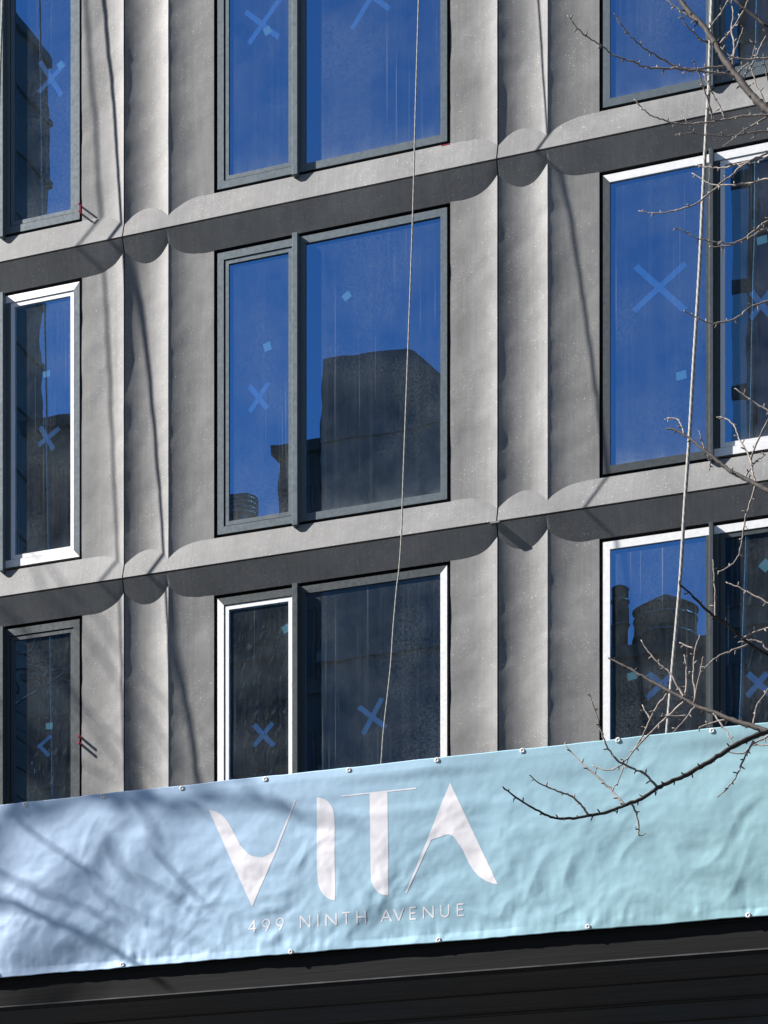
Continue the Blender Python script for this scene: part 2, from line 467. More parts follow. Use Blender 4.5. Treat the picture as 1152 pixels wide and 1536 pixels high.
# windows ------------------------------------------------------------
YG = 0.024        # glass plane
def tape_strip(mb, a, b_, wd, y):
    a = np.array(a); b_ = np.array(b_); d = b_ - a; L = np.linalg.norm(d); d /= L; n = np.array([-d[1], d[0]]) * wd / 2
    k = 6; jit = lambda s=0.008: random.uniform(-s, s)
    ea = [a + n * (1 - 2 * q / k) + d * jit() for q in range(k + 1)]
    eb = [a + d * L + n * (1 - 2 * q / k) + d * jit() for q in range(k + 1)]
    wob = [n * jit(0.06) for _ in range(3)]
    for q in range(k):
        pa = [ea[q]] + [ea[q] + (eb[q] - ea[q]) * t + w_ for t, w_ in zip((.25, .5, .75), wob)] + [eb[q]]
        pb = [ea[q + 1]] + [ea[q + 1] + (eb[q + 1] - ea[q + 1]) * t + w_ for t, w_ in zip((.25, .5, .75), wob)] + [eb[q + 1]]
        for j in range(4):
            mb.quad(*[(p_[0], y, p_[1]) for p_ in (pa[j], pa[j + 1], pb[j + 1], pb[j])])
def px2(p, Y): h = hit(p[0], p[1], Y); return (h[0], h[2])
def window(i, row, film=(), dark=False, tapes=(), stickers=(), sheet_=''):
    kd = kinds[i]; X0 = win_left(i); Z = NOSE[row]
    fm = FRAME_DIM if dark else FRAME  # dark: weaker sun sheen put into the frame colour
    mats = [fm, FILM, GASK]
    F_ = lambda key: 1 if key in film else 0
    if kd == 'W':
        fr = (0.032, 2.181); bar = (0.750, 0.874); fin = (0.768, 0.819); cas = (0.097, 0.750); fix = (0.874, 2.122)
    else:
        fr = (0.030, 1.731); bar = (0.902, 1.015); fin = (0.937, 0.972); cas = (1.015, 1.676); fix = (0.092, 0.902)
    lz, hz = Z + 0.292, Z + 2.806
    yf = 0.004
    mb = MB()
    xa, xb = X0 + fr[0], X0 + fr[1]; t = 0.060
    # outer frame as four mitred members, split at the mullion for the film colours
    def member(poly, m):
        n = len(mb.v)
        k = len(poly)
        mb.v += [(x, yf, z) for x, z in poly] + [(x, 0.10, z) for x, z in poly]
        mb.f.append(tuple(range(n, n + k))); mb.m.append(m)
        for a in range(k):
            b_ = (a + 1) % k
            mb.f.append((n + b_, n + a, n + k + a, n + k + b_)); mb.m.append(m)
    g = 0.0006
    left_cas = kd == 'W'
    kl, kr = ('cas', 'fix') if left_cas else ('fix', 'cas')
    tz = 0.066
    member([(xa, lz + g), (xa + t, lz + tz), (xa + t, hz - tz), (xa, hz - g)], F_(kl + '_side'))
    member([(xb, lz + g), (xb, hz - g), (xb - t, hz - tz), (xb - t, lz + tz)], F_(kr + '_side'))
    b0, b1 = X0 + bar[0], X0 + bar[1]; bm_ = (b0 + b1) / 2
    for za, zb_, nm in ((lz, lz + tz, '_bottom'), (hz, hz - tz, '_top')):
        member([(xa + g, za), (bm_ - g, za), (bm_ - g, zb_), (xa + t, zb_)][::1 if za < zb_ else -1], F_(kl + nm))
        member([(bm_ + g, za), (xb - g, za), (xb - t, zb_), (bm_ + g, zb_)][::1 if za < zb_ else -1], F_(kr + nm))
    mb.box(b0, b1, yf + 0.001, 0.10, lz + tz + g, hz - tz - g, F_('bar'))
    # dark gasket round the frame
    zs, zh = Z + HT, Z + PER - HB; w_ = WW if kd == 'W' else NW
    mb.ring(X0 + 0.0005, X0 + w_ - 0.0005, zs + 0.0005, zh - 0.0005, fr[0] + 0.004, 0.045, 0.09, (2, 2, 2, 2))
    o = mb.build('window', mats, bld)
    # projecting fin
    m2 = MB(); m2.bevbox(X0 + fin[0], X0 + fin[1], -0.050, yf - 0.0005, Z + 0.250, Z + 2.822, 0.003)
    m2.box(X0 + fin[0] + 0.004, X0 + fin[1] + 0.004, -0.042, yf - 0.0008, Z + 0.243, Z + 0.2495)
    m2.build('mullion_fin', fm, o)
    # sash of the opening light
    ms = MB()
    ca, cb = X0 + cas[0] + 0.006, X0 + cas[1] - 0.003
    fl = F_('sash')
    ms.ring(ca, cb, lz + tz + 0.007, hz - tz - 0.007, 0.036, yf + 0.006, 0.06, (fl, fl, fl, fl), 0.036)
    ms.build('sash', [fm, FILM], o)
    tl = [random.uniform(-.0012, .0012) for _ in range(8)]
    pg = MB(); pg.quad((ca + 0.034, YG + tl[0], lz + tz + 0.037), (cb - 0.034, YG + tl[1], lz + tz + 0.037), (cb - 0.034, YG + tl[2] , hz - tz - 0.037), (ca + 0.034, YG + tl[0] + tl[2] - tl[1], hz - tz - 0.037))
    pg.build('pane', GLASS, o)
    fa, fb = X0 + fix[0], X0 + fix[1]
    pg = MB(); y2 = YG - 0.004
    pg.quad((fa - 0.002, y2, lz + tz - 0.002), (fb + 0.002, y2, lz + tz - 0.002), (fb + 0.002, y2, hz - tz + 0.002), (fa - 0.002, y2, hz - tz + 0.002))
    pg.build('pane', GLASS, o)
    for (a, b_) in {'both': ((ca + .034, cb - .034), (fa, fb)), 'cas': ((ca + .034, cb - .034),), '': ()}[sheet_]:
        pg = MB(); pg.quad((a, YG + .014, lz + tz), (b_, YG + .014, lz + tz), (b_, YG + .014, hz - tz), (a, YG + .014, hz - tz)); pg.build('plastic_film', CFILM, o)
    for tp in tapes:
        wd = tp[0]; mt = MB(); yy = YG + 0.006
        for q, (a, b_) in enumerate(tp[1:]):
            tape_strip(mt, px2(a, yy), px2(b_, yy), wd, yy + 0.0006 * q)
        mt.build('tape_cross', TAPE, o)
    for (cx_, cy_, sx, sy, ang) in stickers:
        yy = YG + 0.005; c = px2((cx_, cy_), yy); mt = MB(); ca_, sa = math.cos(ang), math.sin(ang)
        q = [(c[0] + ca_ * u * sx - sa * v * sy, yy, c[1] + sa * u * sx + ca_ * v * sy) for u, v in ((-.5, -.5), (.5, -.5), (.5, .5), (-.5, .5))]
        mt.quad(*q); mt.build('paper_sticker', STICK, o)
    return o
T = 0.045
deco = {
 (1, 'A'): dict(tapes=[(T, ((60, 92), (92, 143)), ((98, 95), (57, 139)))], stickers=[(91, 98, .06, .07, .5)]),
 (2, 'A'): dict(tapes=[(T, ((369, 18), (418, 56)), ((420, -2), (373, 66))), (T, ((528, 43), (585, -52)), ((584, 13), (530, -25)))], stickers=[(401, 46, .065, .07, .4)]),
 (3, 'A'): dict(),
 (1, 'B'): dict(film=('cas_top', 'cas_bottom', 'sash'), tapes=[(T, ((60, 640), (80, 674)), ((89, 642), (57, 668)))], stickers=[(70, 561, .07, .055, .1)]),
 (2, 'B'): dict(tapes=[(T, ((374, 579), (401, 613)), ((403, 574), (374, 618)))], stickers=[(401, 520, .07, .075, .25), (520, 444, .075, .065, .6)]),
 (3, 'B'): dict(dark=True, film=('fix_top', 'cas_top', 'cas_bottom', 'sash'), tapes=[(.05, ((953, 399), (1027, 465)), ((1028, 395), (951, 466))), (.05, ((1127, 438), (1160, 478)), ((1156, 436), (1126, 478)))], stickers=[(1022, 563, .085, .07, .1), (1143, 360, .085, .065, .12)]),
 (1, 'C'): dict(dark=True, sheet_='cas', tapes=[(.035, ((76, 1104), (57, 1121)), ((58, 1118), (74, 1134)))], stickers=[(74, 1089, .07, .06, 0)]),
 (2, 'C'): dict(dark=True, sheet_='cas', film=('cas_side', 'sash', 'fix_side'), tapes=[(T, ((381, 1087), (411, 1119)), ((409, 1084), (381, 1119))), (T, ((538, 1060), (579, 1091)), ((573, 1047), (545, 1101)))], stickers=[(429, 943, .07, .07, .5)]),
 (3, 'C'): dict(dark=True, sheet_='cas', film=('fix_top', 'fix_side', 'cas_top'), tapes=[(.05, ((972, 1010), (1000, 1032)), ((1006, 1014), (970, 1047))), (.05, ((1122, 1010), (1158, 1044)), ((1151, 1009), (1121, 1044)))], stickers=[(948, 1014, .08, .065, .15), (1148, 848, .085, .085, .75)]),
}
for row in NOSE:
    for i in range(5):
        window(i, row, **deco.get((i, row), dict(dark=(i == 3))))
# A-row narrow window on the right is plain grey

# red shims sticking out of the window gaps
def shim(px, py, sx, sz, out=0.055):
    c = hit(px, py, -0.01); mb = MB()
    mb.box(c[0] - sx / 2, c[0] + sx / 2, -out, 0.06, c[2] - sz / 2, c[2] + sz / 2); mb.build('shim', RED, bld)
shim(121.5, 309, .012, .012); shim(121.5, 320, .012, .012)
mb = MB(); c = hit(121, 314, -0.05); mb.box(c[0] - .007, c[0] + .007, -.062, -.0555, c[2] - .035, c[2] + .035); mb.build('shim', RED, bld)
shim(121, 1106, .014, .02); shim(121, 1116, .014, .02)
shim(668, 216.5, .075, .006, 0.006)

def clip(px, py, sx, sz, out):
    c = hit(px, py, -out); mb = MB(); mb.box(c[0] - sx / 2, c[0] + sx / 2, -out, 0.04, c[2] - sz / 2, c[2] + sz / 2); mb.build('panel_clip', STEEL, bld)
clip(742, 783, .085, .014, NP + .018)
# ------------------------------------------------------------------ sidewalk shed
AL = math.radians(1.39)
P0 = np.array([0, -3.0, 0.0]); NB = np.array([-math.sin(AL), math.cos(AL), 0]); XB = np.array([math.cos(AL), math.sin(AL), 0])
def shed_uv(x, y):
    p = hit_plane(x, y, P0, NB); return np.dot(p - P0, XB), p[2]
shed = empty('sidewalk_shed', P0, AL)
tag(shed, 'black painted timber sidewalk shed with dark soffit under the banner', 'sidewalk shed')
SX0, SX1 = -9.0, 9.0
mb = MB(); mb.box(SX0, SX1, 0.02, 0.06, 5.63, 6.93); mb.build('parapet_board', SHED, shed)
mb = MB(); mb.bevbox(SX0, SX1, 0.012, 0.14, 5.405, 5.622, 0.004); mb.build('fascia_beam', SHED, shed)
mb = MB(); mb.box(SX0, SX1, 0.006, 0.011, 5.40, 5.409); mb.build('edge_strip', EDGE, shed)
mb = MB(); mb.box(SX0, SX1, 0.0, 0.010, 5.606, 5.618); mb.build('edge_strip', SHED, shed)
mb = MB(); mb.box(SX0, SX1, 0.16, 2.7, 5.52, 5.60); mb.build('deck', SHED, shed)
ys = [0.142, 0.76, 1.50, 2.14, 2.72]
for k in range(4):
    mb = MB(); dz = (0.0, 0.022, 0.006, 0.03)[k]
    mb.box(SX0, SX1, ys[k] + 0.01, ys[k + 1] - 0.012, 5.405 + dz, 5.45 + dz); mb.build('soffit_board', SOFF, shed)
    mb = MB(); mb.box(SX0, SX1, ys[k + 1] - 0.045, ys[k + 1] - 0.013, 5.392 + dz, 5.404 + dz); mb.build('batten', SOFF, shed)
for x in (-8.5, -4.6, 4.9, 8.5):
    for y in (0.2, 2.5):
        mb = MB(); mb.tube([(x, y, 0.0), (x, y, 5.40)], 0.05, 12); mb.box(x - .12, x + .12, y - .12, y + .12, 0.0, 0.02); mb.build('post', STEEL, shed)

# ------------------------------------------------------------------ banner
def m_banner():
    m, nt, b = new_mat('printed_vinyl_banner')
    tc = N(nt, 'ShaderNodeTexCoord'); sp = N(nt, 'ShaderNodeSeparateXYZ'); nt.links.new(tc.outputs['Object'], sp.inputs[0])
    mr = N(nt, 'ShaderNodeMapRange'); mr.inputs[1].default_value = -2.6; mr.inputs[2].default_value = 3.8
    nt.links.new(sp.outputs[0], mr.inputs[0])
    mz = N(nt, 'ShaderNodeMapRange'); mz.inputs[1].default_value = 5.6; mz.inputs[2].default_value = 6.95; mz.inputs[3].default_value = 0.06; mz.inputs[4].default_value = -0.06
    nt.links.new(sp.outputs[2], mz.inputs[0])
    ad = N(nt, 'ShaderNodeMath', operation='ADD'); nt.links.new(mr.outputs[0], ad.inputs[0]); nt.links.new(mz.outputs[0], ad.inputs[1])
    c = ramp(nt, ad.outputs[0], [(0.0, (0.57, 0.73, 0.97)), (0.34, (0.47, 0.65, 0.86)), (0.64, (0.37, 0.58, 0.70)), (1.0, (0.35, 0.575, 0.635))])
    nt.links.new(c, b.inputs['Base Color']); b.inputs['Roughness'].default_value = 0.36; b.inputs['Specular IOR Level'].default_value = 0.5
    bump(nt, b, noise(nt, coords(nt), 22, 4, 0.55), 0.16, 0.006)
    return m
BAN = m_banner()
LET = m_plain('white_print', (0.90, 0.88, 0.93), 0.5, 0.04, 4, bmp=0.05)
BZ0, BZ1 = 5.624, 6.949
TOPS = [shed_uv(x, y)[0] for x, y in ((40, 1208), (157, 1196), (275, 1184), (400, 1170), (525, 1157), (657, 1142), (785, 1127), (928, 1112), (1069, 1097))]
BOTS = [shed_uv(x, y)[0] for x, y in ((-70, 1470), (185, 1448), (438, 1429), (659, 1411), (883, 1391), (1123, 1373))]
def bn(u, v):
    """outward relief of the vinyl sheet"""
    u = np.asarray(u, float); v = np.asarray(v, float)
    t = (v - BZ0) / (BZ1 - BZ0)
    low = np.clip(1.15 - t, 0.0, 1.0)
    wx = u + 0.13 * vnoise(u * 2.1, v * 2.3, 30); wz = v + 0.13 * vnoise(u * 2.2, v * 2.1, 31)
    h = 0.016 * vnoise(wx * 1.5 + wz * 0.9, wz * 2.9 - wx * 0.5, 4) * (0.3 + 0.7 * low)
    h += 0.0040 * vnoise(wx * 4.6 + wz * 1.5, wz * 5.2 - wx, 5) * low
    gate = np.clip(vnoise(u * 1.4, v * 2.0, 12) + 0.35, 0, 1)
    c1 = vnoise(wx * 3.0 + wz * 2.4, wz * 4.4 - wx * 2.0, 6)
    h -= 0.0125 * np.sqrt(c1 * c1 + 0.012) * low * (0.25 + 0.75 * gate)
    c2 = vnoise(wx * 4.4 - wz * 3.0, wz * 4.6 + wx * 1.6, 16)
    h -= 0.0065 * np.sqrt(c2 * c2 + 0.012) * low * (1 - 0.5 * gate)
    h += 0.0027 * vnoise(wx * 11, wz * 12, 7) * low
    h += 0.0007 * vnoise(u * 24, v * 22, 8) * (0.3 + 0.7 * low)
    # swags hanging between the upper fixings
    h += 0.008 * vnoise(u * 0.9, v * 9.0, 9) * np.clip((t - 0.5) * 2, 0, 1)
    # puckers at the lower hem, folds fanning from the lower fixings
    hem = np.exp(-((v - BZ0) / 0.12) ** 2)
    h += 0.0030 * vnoise(u * 24, v * 3.0, 10) * hem
    for bx in BOTS:
        du = u - bx; dv = v - BZ0 + 0.02
        an = np.arctan2(du, dv); rr = np.hypot(du, dv)
        h += 0.0014 * np.cos(an * 7 + bx * 3) * np.exp(-(rr / 0.28) ** 2) * np.clip(rr / 0.08, 0, 1)
    for bx in TOPS:
        du = u - bx; dv = BZ1 - v
        h += 0.004 * np.exp(-(du / 0.25) ** 2 - (dv / 0.18) ** 2)
    edge = np.clip(np.minimum(v - BZ0, BZ1 - v) / 0.06, 0, 1)
    return 0.012 + 0.95 * h * (0.25 + 0.75 * edge)
def edge_wave(u, top):
    return (0.004 * vnoise(u * 2.1, u * 0 + 3, 20) + 0.002 * vnoise(u * 9, u * 0, 21)) if top else (0.003 * vnoise(u * 3.1, u * 0 + 5, 22) + 0.0025 * vnoise(u * 14, u * 0, 23))
BU0, BU1 = -4.2, 5.6
ban = None
def banner():
    nu, nv = 1400, 190
    U_, V_ = np.meshgrid(np.linspace(BU0, BU1, nu), np.linspace(0, 1, nv), indexing='ij')
    lo = BZ0 + edge_wave(U_, False); hi = BZ1 + edge_wave(U_, True)
    Z_ = lo + (hi - lo) * V_
    Y_ = -bn(U_, Z_) - 0.012
    P = np.stack([U_, Y_, Z_], -1).reshape(-1, 3)
    me = bpy.data.meshes.new('vinyl_banner')
    idx = np.arange(nu * nv).reshape(nu, nv)
    q = np.stack([idx[:-1, :-1], idx[1:, :-1], idx[1:, 1:], idx[:-1, 1:]], -1).reshape(-1, 4)
    me.vertices.add(len(P)); me.vertices.foreach_set('co', P.ravel())
    me.loops.add(q.size); me.loops.foreach_set('vertex_index', q.ravel())
    me.polygons.add(len(q)); me.polygons.foreach_set('loop_start', np.arange(len(q)) * 4); me.polygons.foreach_set('loop_total', np.full(len(q), 4))
    me.polygons.foreach_set('use_smooth', np.ones(len(q), bool))
    me.materials.append(BAN); me.update(); me.validate()
    o = bpy.data.objects.new('vinyl_banner', me); COL.objects.link(o)
    o.location = P0; o.rotation_euler = (0, 0, AL)
    sm = o.modifiers.new('thickness', 'SOLIDIFY'); sm.thickness = 0.0025; sm.offset = -1 
    return o
ban = banner()
tag(ban, 'wrinkled pale blue vinyl banner reading VITA 499 NINTH AVENUE', 'banner')
def on_banner(name, polys, m, off=0.0009, fine=0.009):
    bm = bmesh.new()
    for poly in polys:
        vs = [bm.verts.new((u, 0, v)) for u, v in poly]
        bm.faces.new(vs)
    bmesh.ops.triangulate(bm, faces=bm.faces[:])
    for _ in range(10):
        es = [e for e in bm.edges if e.calc_length() > fine]
        if not es: break
        bmesh.ops.subdivide_edges(bm, edges=es, cuts=1)
        bmesh.ops.triangulate(bm, faces=[f for f in bm.faces if len(f.verts) > 3])
    us = np.array([v.co.x for v in bm.verts]); vs = np.array([v.co.z for v in bm.verts])
    h = bn(us, vs)
    for v, hh in zip(bm.verts, h): v.co.y = -hh - 0.012 - off
    for f in bm.faces:
        f.normal_update()
        if f.normal.y > 0: f.normal_flip()
    me = bpy.data.meshes.new(name); bm.to_mesh(me); bm.free(); me.materials.append(m)
    me.polygons.foreach_set('use_smooth', [True] * len(me.polygons))
    o = bpy.data.objects.new(name, me); COL.objects.link(o); o.parent = ban
    return o
def cpx(p): return shed_uv(300 + p[0] / 2.304, 1130 + p[1] / 2.304)
def sm_(pts, closed=True): return [cpx(p) for p in pts]
LV = [(35, 199), (50, 202), (66, 208), (80, 217), (92, 229), (104, 246), (114, 264), (125, 286), (136, 308), (146, 324), (157, 338), (170, 350), (186, 359), (204, 364), (222, 363), (238, 358), (250, 351), (260, 341), (331, 167), (336, 165), (268, 342), (184, 533)]
LI = [(408, 157), (422, 158), (436, 163), (448, 172), (458, 185), (465, 202), (469, 226), (470, 260), (470, 511), (456, 509), (442, 502), (430, 491), (419, 475), (412, 455), (409, 430), (408, 400)]
LT1 = [(493, 154), (493, 150), (751, 122), (751, 127)]
LT2 = [(590, 143.5), (652, 137), (655, 495), (640, 494), (626, 488), (613, 478), (603, 463), (597, 445), (594, 420)]
LA = [(867, 104), (1031, 455), (1010, 451), (988, 442), (968, 428), (950, 410), (936, 390), (924, 367), (913, 342), (903, 320), (892, 302), (878, 289), (862, 282), (845, 279), (828, 281), (813, 289), (801, 301), (717, 484), (711, 486), (788, 300)]
for polys in ([sm_(LV)], [sm_(LI)], [sm_(LT1), sm_(LT2)], [sm_(LA)]):
    on_banner('letter', polys, LET)
def stroke(pts, th):
    out = []
    for a, b_ in zip(pts[:-1], pts[1:]):
        a = np.array(a, float); b_ = np.array(b_, float); d = b_ - a; L = np.linalg.norm(d)
        if L < 1e-6: continue
        d /= L; n = np.array([-d[1], d[0]]) * th / 2; e = d * th * 0.28
        out.append([tuple(a - e - n), tuple(b_ + e - n), tuple(b_ + e + n), tuple(a - e + n)])
    return out
def arc(cx_, cy_, rx, ry, a0, a1, n=14): return [(cx_ + rx * math.cos(a0 + (a1 - a0) * k / n), cy_ + ry * math.sin(a0 + (a1 - a0) * k / n)) for k in range(n + 1)]
PI = math.pi
GL = {
 '4': [[(.72, 0), (.72, 1), (0, .27), (1, .27)]],
 '9': [arc(.5, .67, .5, .32, 0, 2 * PI, 18), [(.95, .53), (.48, 0)]],
 'N': [[(0, 0), (0, 1), (1, 0), (1, 1)]], 'I': [[(0, 0), (0, 1)]], 'T': [[(.5, 0), (.5, 1)], [(0, 1), (1, 1)]],
 'H': [[(0, 0), (0, 1)], [(1, 0), (1, 1)], [(0, .53), (1, .53)]], 'A': [[(0, 0), (.5, 1), (1, 0)], [(.19, .34), (.81, .34)]],
 'V': [[(0, 1), (.5, 0), (1, 1)]], 'E': [[(1, 0), (0, 0), (0, 1), (1, 1)], [(0, .52), (.92, .52)]],
 'U': [[(0, 1), (0, .36)] + arc(.5, .36, .5, .36, PI, 2 * PI, 10) + [(1, 1)]],
}
TXT = [('4', 171, 26), ('9', 219, 24), ('9', 267, 24), ('N', 351, 32), ('I', 411, 1), ('N', 439, 35), ('T', 497, 25), ('H', 546, 28),
       ('A', 628, 34), ('V', 672, 33), ('E', 728, 19), ('N', 774, 33), ('U', 834, 27), ('E', 891, 20)]
for ch, x0, wd in TXT:
    polys = []
    for k, st in enumerate(GL[ch]):
        pts = []
        for (a, b_) in st:
            x = x0 + a * wd; base = 619.5 - (x - 171) * 0.0795
            pts.append(cpx((x, base - b_ * 39)))
        polys += stroke(pts, 0.0112)
    on_banner('numeral' if ch in '49' else 'small_letter', polys, LET, 0.0010, 0.012)
def fastener(u, v):
    mb = MB(); yb = -float(bn(u, v)) - 0.0125
    n = 16; prof = [(0.019, 0.0), (0.019, 0.003), (0.013, 0.006), (0.008, 0.006), (0.0075, 0.003), (0.0, 0.003)]
    base = 0
    for r, d in prof:
        for i in range(n):
            mb.v.append((u + r * math.cos(2 * PI * i / n), yb - d, v + r * math.sin(2 * PI * i / n)))
    for k in range(len(prof) - 1):
        for i in range(n):
            j = (i + 1) % n; mb.f.append((k * n + i, k * n + j, (k + 1) * n + j, (k + 1) * n + i)); mb.m.append(0)
    mb.build('fastener', WASH, ban, True)
for x, y in ((40, 1208), (157, 1196), (275, 1184), (400, 1170.5), (525, 1157), (657, 1142), (785, 1128), (928, 1112), (1069, 1098)):
    fastener(*shed_uv(x, y))
for x, y in ((0, 1464), (185, 1448), (438, 1429), (659, 1411), (883, 1391.5), (1123, 1374)):
    fastener(*shed_uv(x, y))

# ------------------------------------------------------------------ ropes
def catmull(P, n=6):
    P = [np.asarray(p, float) for p in P]; out = []
    for k in range(len(P) - 1):
        p0 = P[max(k - 1, 0)]; p1 = P[k]; p2 = P[k + 1]; p3 = P[min(k + 2, len(P) - 1)]
        for i in range(n):
            t = i / n
            out.append(0.5 * ((2 * p1) + (-p0 + p2) * t + (2 * p0 - 5 * p1 + 4 * p2 - p3) * t * t + (-p0 + 3 * p1 - 3 * p2 + p3) * t ** 3))
    out.append(P[-1]); return out
def rope(pts, r, label, group='ropes hanging down the facade', strands=True):
    mb = MB(); P = catmull(pts, 10)
    mb.tube(P, r, 10)
    # strands laid round the core
    Q = []
    for a, b_ in zip(P[:-1], P[1:]):
        L = np.linalg.norm(b_ - a); k = max(2, int(L / (r * 2.2)))
        Q += [a + (b_ - a) * t / k for t in range(k)]
    for ph in range(3 if strands else 0):
        pts_ = []
        for j, p in enumerate(Q):
            an = j * 1.15 + ph * 2 * PI / 3
            pts_.append(p + np.array([math.cos(an), math.sin(an), 0]) * r * 0.26)
        mb.tube(pts_, r * 0.82, 6)
    o = mb.build('rope', ROPE, None, True); tag(o, label, 'rope', group); return o
mid = [(628, 0), (623.4, 160), (618, 360), (605.5, 700), (602, 805), (598, 860), (595.3, 880), (590, 940), (585.5, 1004), (575.5, 1095), (571.6, 1147), (566, 1200)]
pts = [hit(x, y, -0.385 - 0.00033 * y) for x, y in mid]
top = pts[0] + (pts[0] - pts[1]) / np.linalg.norm(pts[0] - pts[1]) * 4.0
rope([top] + pts, 0.0065, 'thin pale rope hanging down across the middle window column', strands=False)
rt = [(1068, 0), (1063.5, 131), (1060.6, 173), (1058, 222), (1053.5, 314), (1049, 409), (1039.7, 560), (1034.5, 650), (1027, 760), (1021, 860), (1014.6, 938), (1008.7, 1002), (1000.4, 1100), (996, 1150)]
pts = [hit(x, y, -1.0 - 0.0004 * y) for x, y in rt]
top = pts[0] + (pts[0] - pts[2]) / np.linalg.norm(pts[0] - pts[2]) * 4.0
rope([top] + pts, 0.0140, 'thick white braided rope hanging down across the right window column')
# two more ropes left of the frame: only their shadows reach the picture
L_ = np.array([-SUN_K, -1, SUN_M])
def off_rope(a, b_, da, db, r, label):
    A = hit(*a, -NP) + L_ * da; B = hit(*b_, -NP) + L_ * db
    d = (B - A) / (A[2] - B[2])
    P = [A - d * 4 * 1.0, A, B, B + d * 3.0]
    rope(P, r, label)
off_rope((164, 359), (222, 850), 0.33, 0.47, 0.0095, 'rope beyond the left edge that throws the sharp dark shadow on the left pier')
off_rope((116.5, 366), (150, 862), .70, .74, 0.0075, 'rope beyond the left edge that throws the faint soft shadow on the left pier')

# ------------------------------------------------------------------ street tree on the right
tree = empty('bare_street_tree', (5.6, -6.0, 0))
tag(tree, 'bare street tree reaching spurred twigs in from the right edge', 'tree')
TL = np.array([5.6, -6.0, 0.0])
def px_path(pl, ya, yb):
    """pixel polyline listed base first -> 3D points, depth from ya at the base to yb at the tip"""
    out = []; d = [0]
    for a, b_ in zip(pl[:-1], pl[1:]): d.append(d[-1] + math.hypot(b_[0] - a[0], b_[1] - a[1]))
    for p, s in zip(pl, d):
        t = s / d[-1]; out.append(hit(p[0], p[1], ya + (yb - ya) * t))
    return out
def twig_mesh(pts, r0, r1, spurs=True, n=6, sub=5, wob=0.004):
    mb = MB(); P = catmull(pts, sub)
    for k in range(1, len(P) - 1): P[k] = P[k] + rng.normal(0, wob * 0.5, 3)
    L = np.cumsum([0] + [np.linalg.norm(b_ - a) for a, b_ in zip(P[:-1], P[1:])]); 
    R = [(r0 + (r1 - r0) * (l / L[-1]) ** 0.8) * (1 + 0.12 * random.uniform(-1, 1)) for l in L]
    mb.tube(P, R, n)
    if spurs:
        s = random.uniform(0.03, 0.07); side = 1
        while s < L[-1]:
            k = int(np.searchsorted(L, s)); k = min(max(k, 1), len(P) - 1)
            d = P[k] - P[k - 1]; d /= np.linalg.norm(d)
            q = np.cross(d, -FW); q /= np.linalg.norm(q)
            ang = random.uniform(-0.9, 0.9); side = -side
            o = q * side * math.cos(ang) + np.cross(d, q) * math.sin(ang) + d * random.uniform(0.2, 0.7)
            o /= np.linalg.norm(o); r = R[k]; ln = random.uniform(0.013, 0.028)
            b0 = P[k]; mb.tube([b0, b0 + o * (r + ln * 0.6), b0 + o * (r + ln)], [0.0035, 0.0042, 0.0012], 5)
            if random.random() < 0.16:
                o2 = o + rng.normal(0, 0.7, 3); o2 /= np.linalg.norm(o2)
                c0 = b0 + o * (r + ln * 0.6); mb.tube([c0, c0 + o2 * 0.02], [0.0035, 0.001], 5)
            s += random.uniform(0.045, 0.11)
    mb.v = [tuple(np.array(v) - TL) for v in mb.v]
    return mb
# main limbs, base (right) first: pixel polyline, base depth, tip depth, base radius, tip radius
LIMBS = [
 ([(1190, 205), (1160, 172), (1141, 156), (1124, 138), (1107, 116), (1089, 93), (1070, 62), (1057, 41), (1035, 19), (1018, -4), (1000, -40), (985, -90)], -5.9, -5.3, .027, .010),
 ([(1200, 770), (1158, 740), (1135, 727), (1116, 717), (1092, 704), (1073, 688), (1053, 672), (1033, 657), (1014, 645), (1000, 643)], -5.9, -5.5, .027, .005),
 ([(1200, 1010), (1156, 985), (1126, 967), (1108, 953), (1089, 935), (1071, 924.5), (1055, 910), (1037, 892), (1019, 876)], -6.1, -6.5, .018, .005),
 ([(1200, 1108), (1160, 1099), (1133, 1091), (1105, 1082), (1076, 1071), (1047.6, 1060), (1022.5, 1046), (997.5, 1033.6), (969, 1017.5), (940, 1001), (913, 987)], -6.0, -5.4, .024, .005),
 ([(1200, 1076), (1158, 1095), (1130, 1105), (1101, 1119), (1076, 1135.5), (1051, 1150), (1026, 1164), (1004.7, 1173), (987, 1182), (962, 1198), (937, 1208), (912, 1218), (883, 1224), (847, 1228), (826, 1225), (804, 1214), (779, 1200), (754, 1180)], -6.1, -6.9, .024, .004),
 ([(1200, 60), (1156, 42), (1138, 30), (1122, 18), (1105, 3), (1085, -18)], -6.3, -6.3, .012, .006),
]
